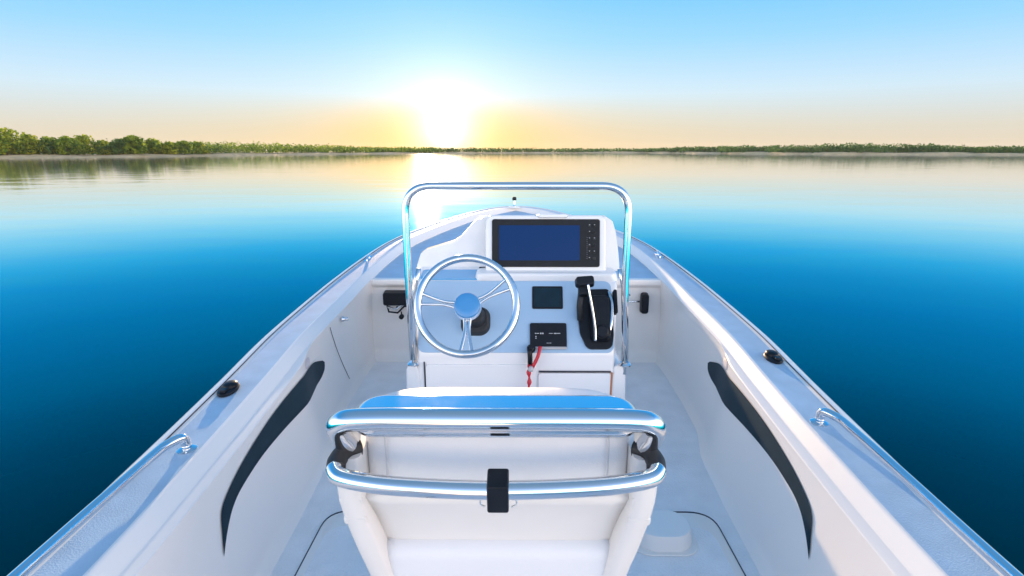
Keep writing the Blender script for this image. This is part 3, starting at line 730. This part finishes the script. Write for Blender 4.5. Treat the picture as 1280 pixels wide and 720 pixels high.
wood('distant_wood', 'low wooded rise falling from the left shore to the sun', -29.8, -8, 1, 170, 1, .5)
wood('distant_wood', 'thin dark line of far trees under and right of the sun', -8.5, 12.5, 2, 80, 2, .5)
wood('distant_wood', 'long dark green wood along the right shore', 12.3, 43, 2, 190, 3, .5)
wood('shore_scrub', 'dark scrub along the foot of the left trees', -47, -27, 2, 36, 5, .5, 3, .2)
wood('distant_wood', 'more wood beyond the right edge', 43, 62, 2, 40, 4, 1.0)
# ---------------------------------------------------------------- air
hz = bpy.data.materials.new('air'); hz.use_nodes = True; nt = hz.node_tree; nt.nodes.clear()
vo = nt.nodes.new('ShaderNodeOutputMaterial'); pv = nt.nodes.new('ShaderNodeVolumePrincipled'); nt.links.new(pv.outputs[0], vo.inputs['Volume'])
pv.inputs['Color'].default_value = (.95,.93,.88,1); pv.inputs['Density'].default_value = .00013; pv.inputs['Anisotropy'].default_value = .2
bm = bmesh.new(); box(bm, (0,200,5.5), (2600,2400,19)); o = link('haze', bm, hz, smooth=False); o['kind'] = 'stuff'
# ---------------------------------------------------------------- sky, sun
SUN_AZ = -9; SUN_EL = 8.5; GLOW_AZ = -6.9; GLOW_EL = 2.0
sc = bpy.context.scene
w = bpy.data.worlds.new('World'); sc.world = w; w.use_nodes = True; nt = w.node_tree; nt.nodes.clear()
N = nt.nodes.new; Lk = nt.links.new
out = N('ShaderNodeOutputWorld'); bg = N('ShaderNodeBackground'); Lk(bg.outputs[0], out.inputs[0]); bg.inputs[1].default_value = .05
sky = N('ShaderNodeTexSky'); sky.sky_type = 'NISHITA'; sky.sun_disc = False; sky.sun_elevation = math.radians(SUN_EL); sky.sun_rotation = math.radians(SUN_AZ)
sky.air_density = 1.0; sky.dust_density = .4; sky.ozone_density = 2.5; sky.altitude = 0
tc = N('ShaderNodeTexCoord'); nrm = N('ShaderNodeVectorMath'); nrm.operation = 'NORMALIZE'; Lk(tc.outputs['Generated'], nrm.inputs[0])
sep = N('ShaderNodeSeparateXYZ'); Lk(nrm.outputs[0], sep.inputs[0])
ramp = N('ShaderNodeValToRGB'); Lk(sep.outputs[2], ramp.inputs[0])
RAMP = [(0,(.60,.50,.36)),(.035,(.57,.54,.46)),(.09,(.50,.64,.73)),(.17,(.26,.54,.82)),(.25,(.12,.45,.94)),(.33,(.02,.40,1.0)),(.5,(.015,.30,.74)),(.75,(.07,.25,.52)),(1,(.15,.27,.42))]
el = ramp.color_ramp.elements
el[0].position = 0; el[0].color = (*RAMP[0][1], 1); el[1].position = 1; el[1].color = (*RAMP[-1][1], 1)
for p, c in RAMP[1:-1]:
    e = el.new(p); e.color = (*c, 1)
# side (left/right) deepening of the blue away from the sun
sd_ = Vector((math.sin(math.radians(GLOW_AZ))*math.cos(math.radians(GLOW_EL)), math.cos(math.radians(GLOW_AZ))*math.cos(math.radians(GLOW_EL)), math.sin(math.radians(GLOW_EL))))
dot = N('ShaderNodeVectorMath'); dot.operation = 'DOT_PRODUCT'; Lk(nrm.outputs[0], dot.inputs[0]); dot.inputs[1].default_value = sd_
mxm = N('ShaderNodeMath'); mxm.operation = 'MAXIMUM'; Lk(dot.outputs['Value'], mxm.inputs[0]); mxm.inputs[1].default_value = 0
def glow(exp, col):
    p = N('ShaderNodeMath'); p.operation = 'POWER'; Lk(mxm.outputs[0], p.inputs[0]); p.inputs[1].default_value = exp
    c = N('ShaderNodeVectorMath'); c.operation = 'SCALE'; c.inputs[0].default_value = col; Lk(p.outputs[0], c.inputs['Scale']); return c.outputs[0]
def add(a, b_):
    v = N('ShaderNodeVectorMath'); v.operation = 'ADD'; Lk(a, v.inputs[0]); Lk(b_, v.inputs[1]); return v.outputs[0]
sc_r = N('ShaderNodeVectorMath'); sc_r.operation = 'SCALE'; Lk(ramp.outputs[0], sc_r.inputs[0]); sc_r.inputs['Scale'].default_value = 13.0
sc_s = N('ShaderNodeVectorMath'); sc_s.operation = 'SCALE'; Lk(sky.outputs[0], sc_s.inputs[0]); sc_s.inputs['Scale'].default_value = .02
tot = add(sc_r.outputs[0], sc_s.outputs[0])
for e_, c_ in ((9,(.5,.45,.2)),(40,(.9,.65,.35)),(90,(1.3,1.2,1.1)),(300,(3.2,3.0,2.8)),(900,(8,7.6,7.4)),(9000,(120,110,80))): tot = add(tot, glow(e_, c_))
# unseen fill glow added behind the viewer, low down and warmest to the right
def back(direction, exp, col, zfall):
    d = N('ShaderNodeVectorMath'); d.operation = 'DOT_PRODUCT'; Lk(nrm.outputs[0], d.inputs[0]); d.inputs[1].default_value = Vector(direction).normalized()
    m_ = N('ShaderNodeMath'); m_.operation = 'MAXIMUM'; Lk(d.outputs['Value'], m_.inputs[0]); m_.inputs[1].default_value = 0
    p = N('ShaderNodeMath'); p.operation = 'POWER'; Lk(m_.outputs[0], p.inputs[0]); p.inputs[1].default_value = exp
    f = N('ShaderNodeMapRange'); f.inputs[1].default_value = zfall; f.inputs[2].default_value = .05; Lk(sep.outputs[2], f.inputs[0]); f.interpolation_type = 'SMOOTHSTEP'
    q = N('ShaderNodeMath'); q.operation = 'MULTIPLY'; Lk(p.outputs[0], q.inputs[0]); Lk(f.outputs[0], q.inputs[1])
    c = N('ShaderNodeVectorMath'); c.operation = 'SCALE'; c.inputs[0].default_value = col; Lk(q.outputs[0], c.inputs['Scale']); return c.outputs[0]
tot = add(tot, back((.35,-1,.1), 1.0, (10,8.8,7.8), 1.25))
tot = add(tot, back((1,-.6,.1), 4, (60,45,33), .6))
tot = add(tot, back((-1,-.6,.1), 4, (40,32,25), .6))
tot = add(tot, back(sd_, 85, (2.0,-1.0,-3.6), .10))
tot = add(tot, back(sd_, 12, (.7,-.3,-1.5), .10))
Lk(tot, bg.inputs[0])
sun = bpy.data.lights.new('sun', 'SUN'); sun.energy = 4; sun.angle = math.radians(.8); sun.color = (1,.68,.38)
so = bpy.data.objects.new('sun', sun); COL.objects.link(so)
a, e = math.radians(SUN_AZ), math.radians(SUN_EL)
so.rotation_euler = Vector((math.sin(a)*math.cos(e), math.cos(a)*math.cos(e), math.sin(e))).to_track_quat('Z', 'Y').to_euler(); so.location = (0,0,30)
# ---------------------------------------------------------------- camera
cam = bpy.data.cameras.new('camera'); co = bpy.data.objects.new('camera', cam); COL.objects.link(co)
cam.sensor_width = 36; cam.lens = 36*700/1280; cam.clip_start = .05; cam.clip_end = 20000
co.location = (0,0,1.30); co.rotation_euler = (math.radians(90)-math.atan(172.5/700), 0, math.radians(.41))
sc.camera = co
sc.view_settings.view_transform = 'Standard'; sc.view_settings.look = 'None'; sc.view_settings.exposure = 1.0; sc.view_settings.gamma = 1
sc.render.engine = 'CYCLES'; sc.cycles.use_denoising = True; sc.cycles.max_bounces = 8
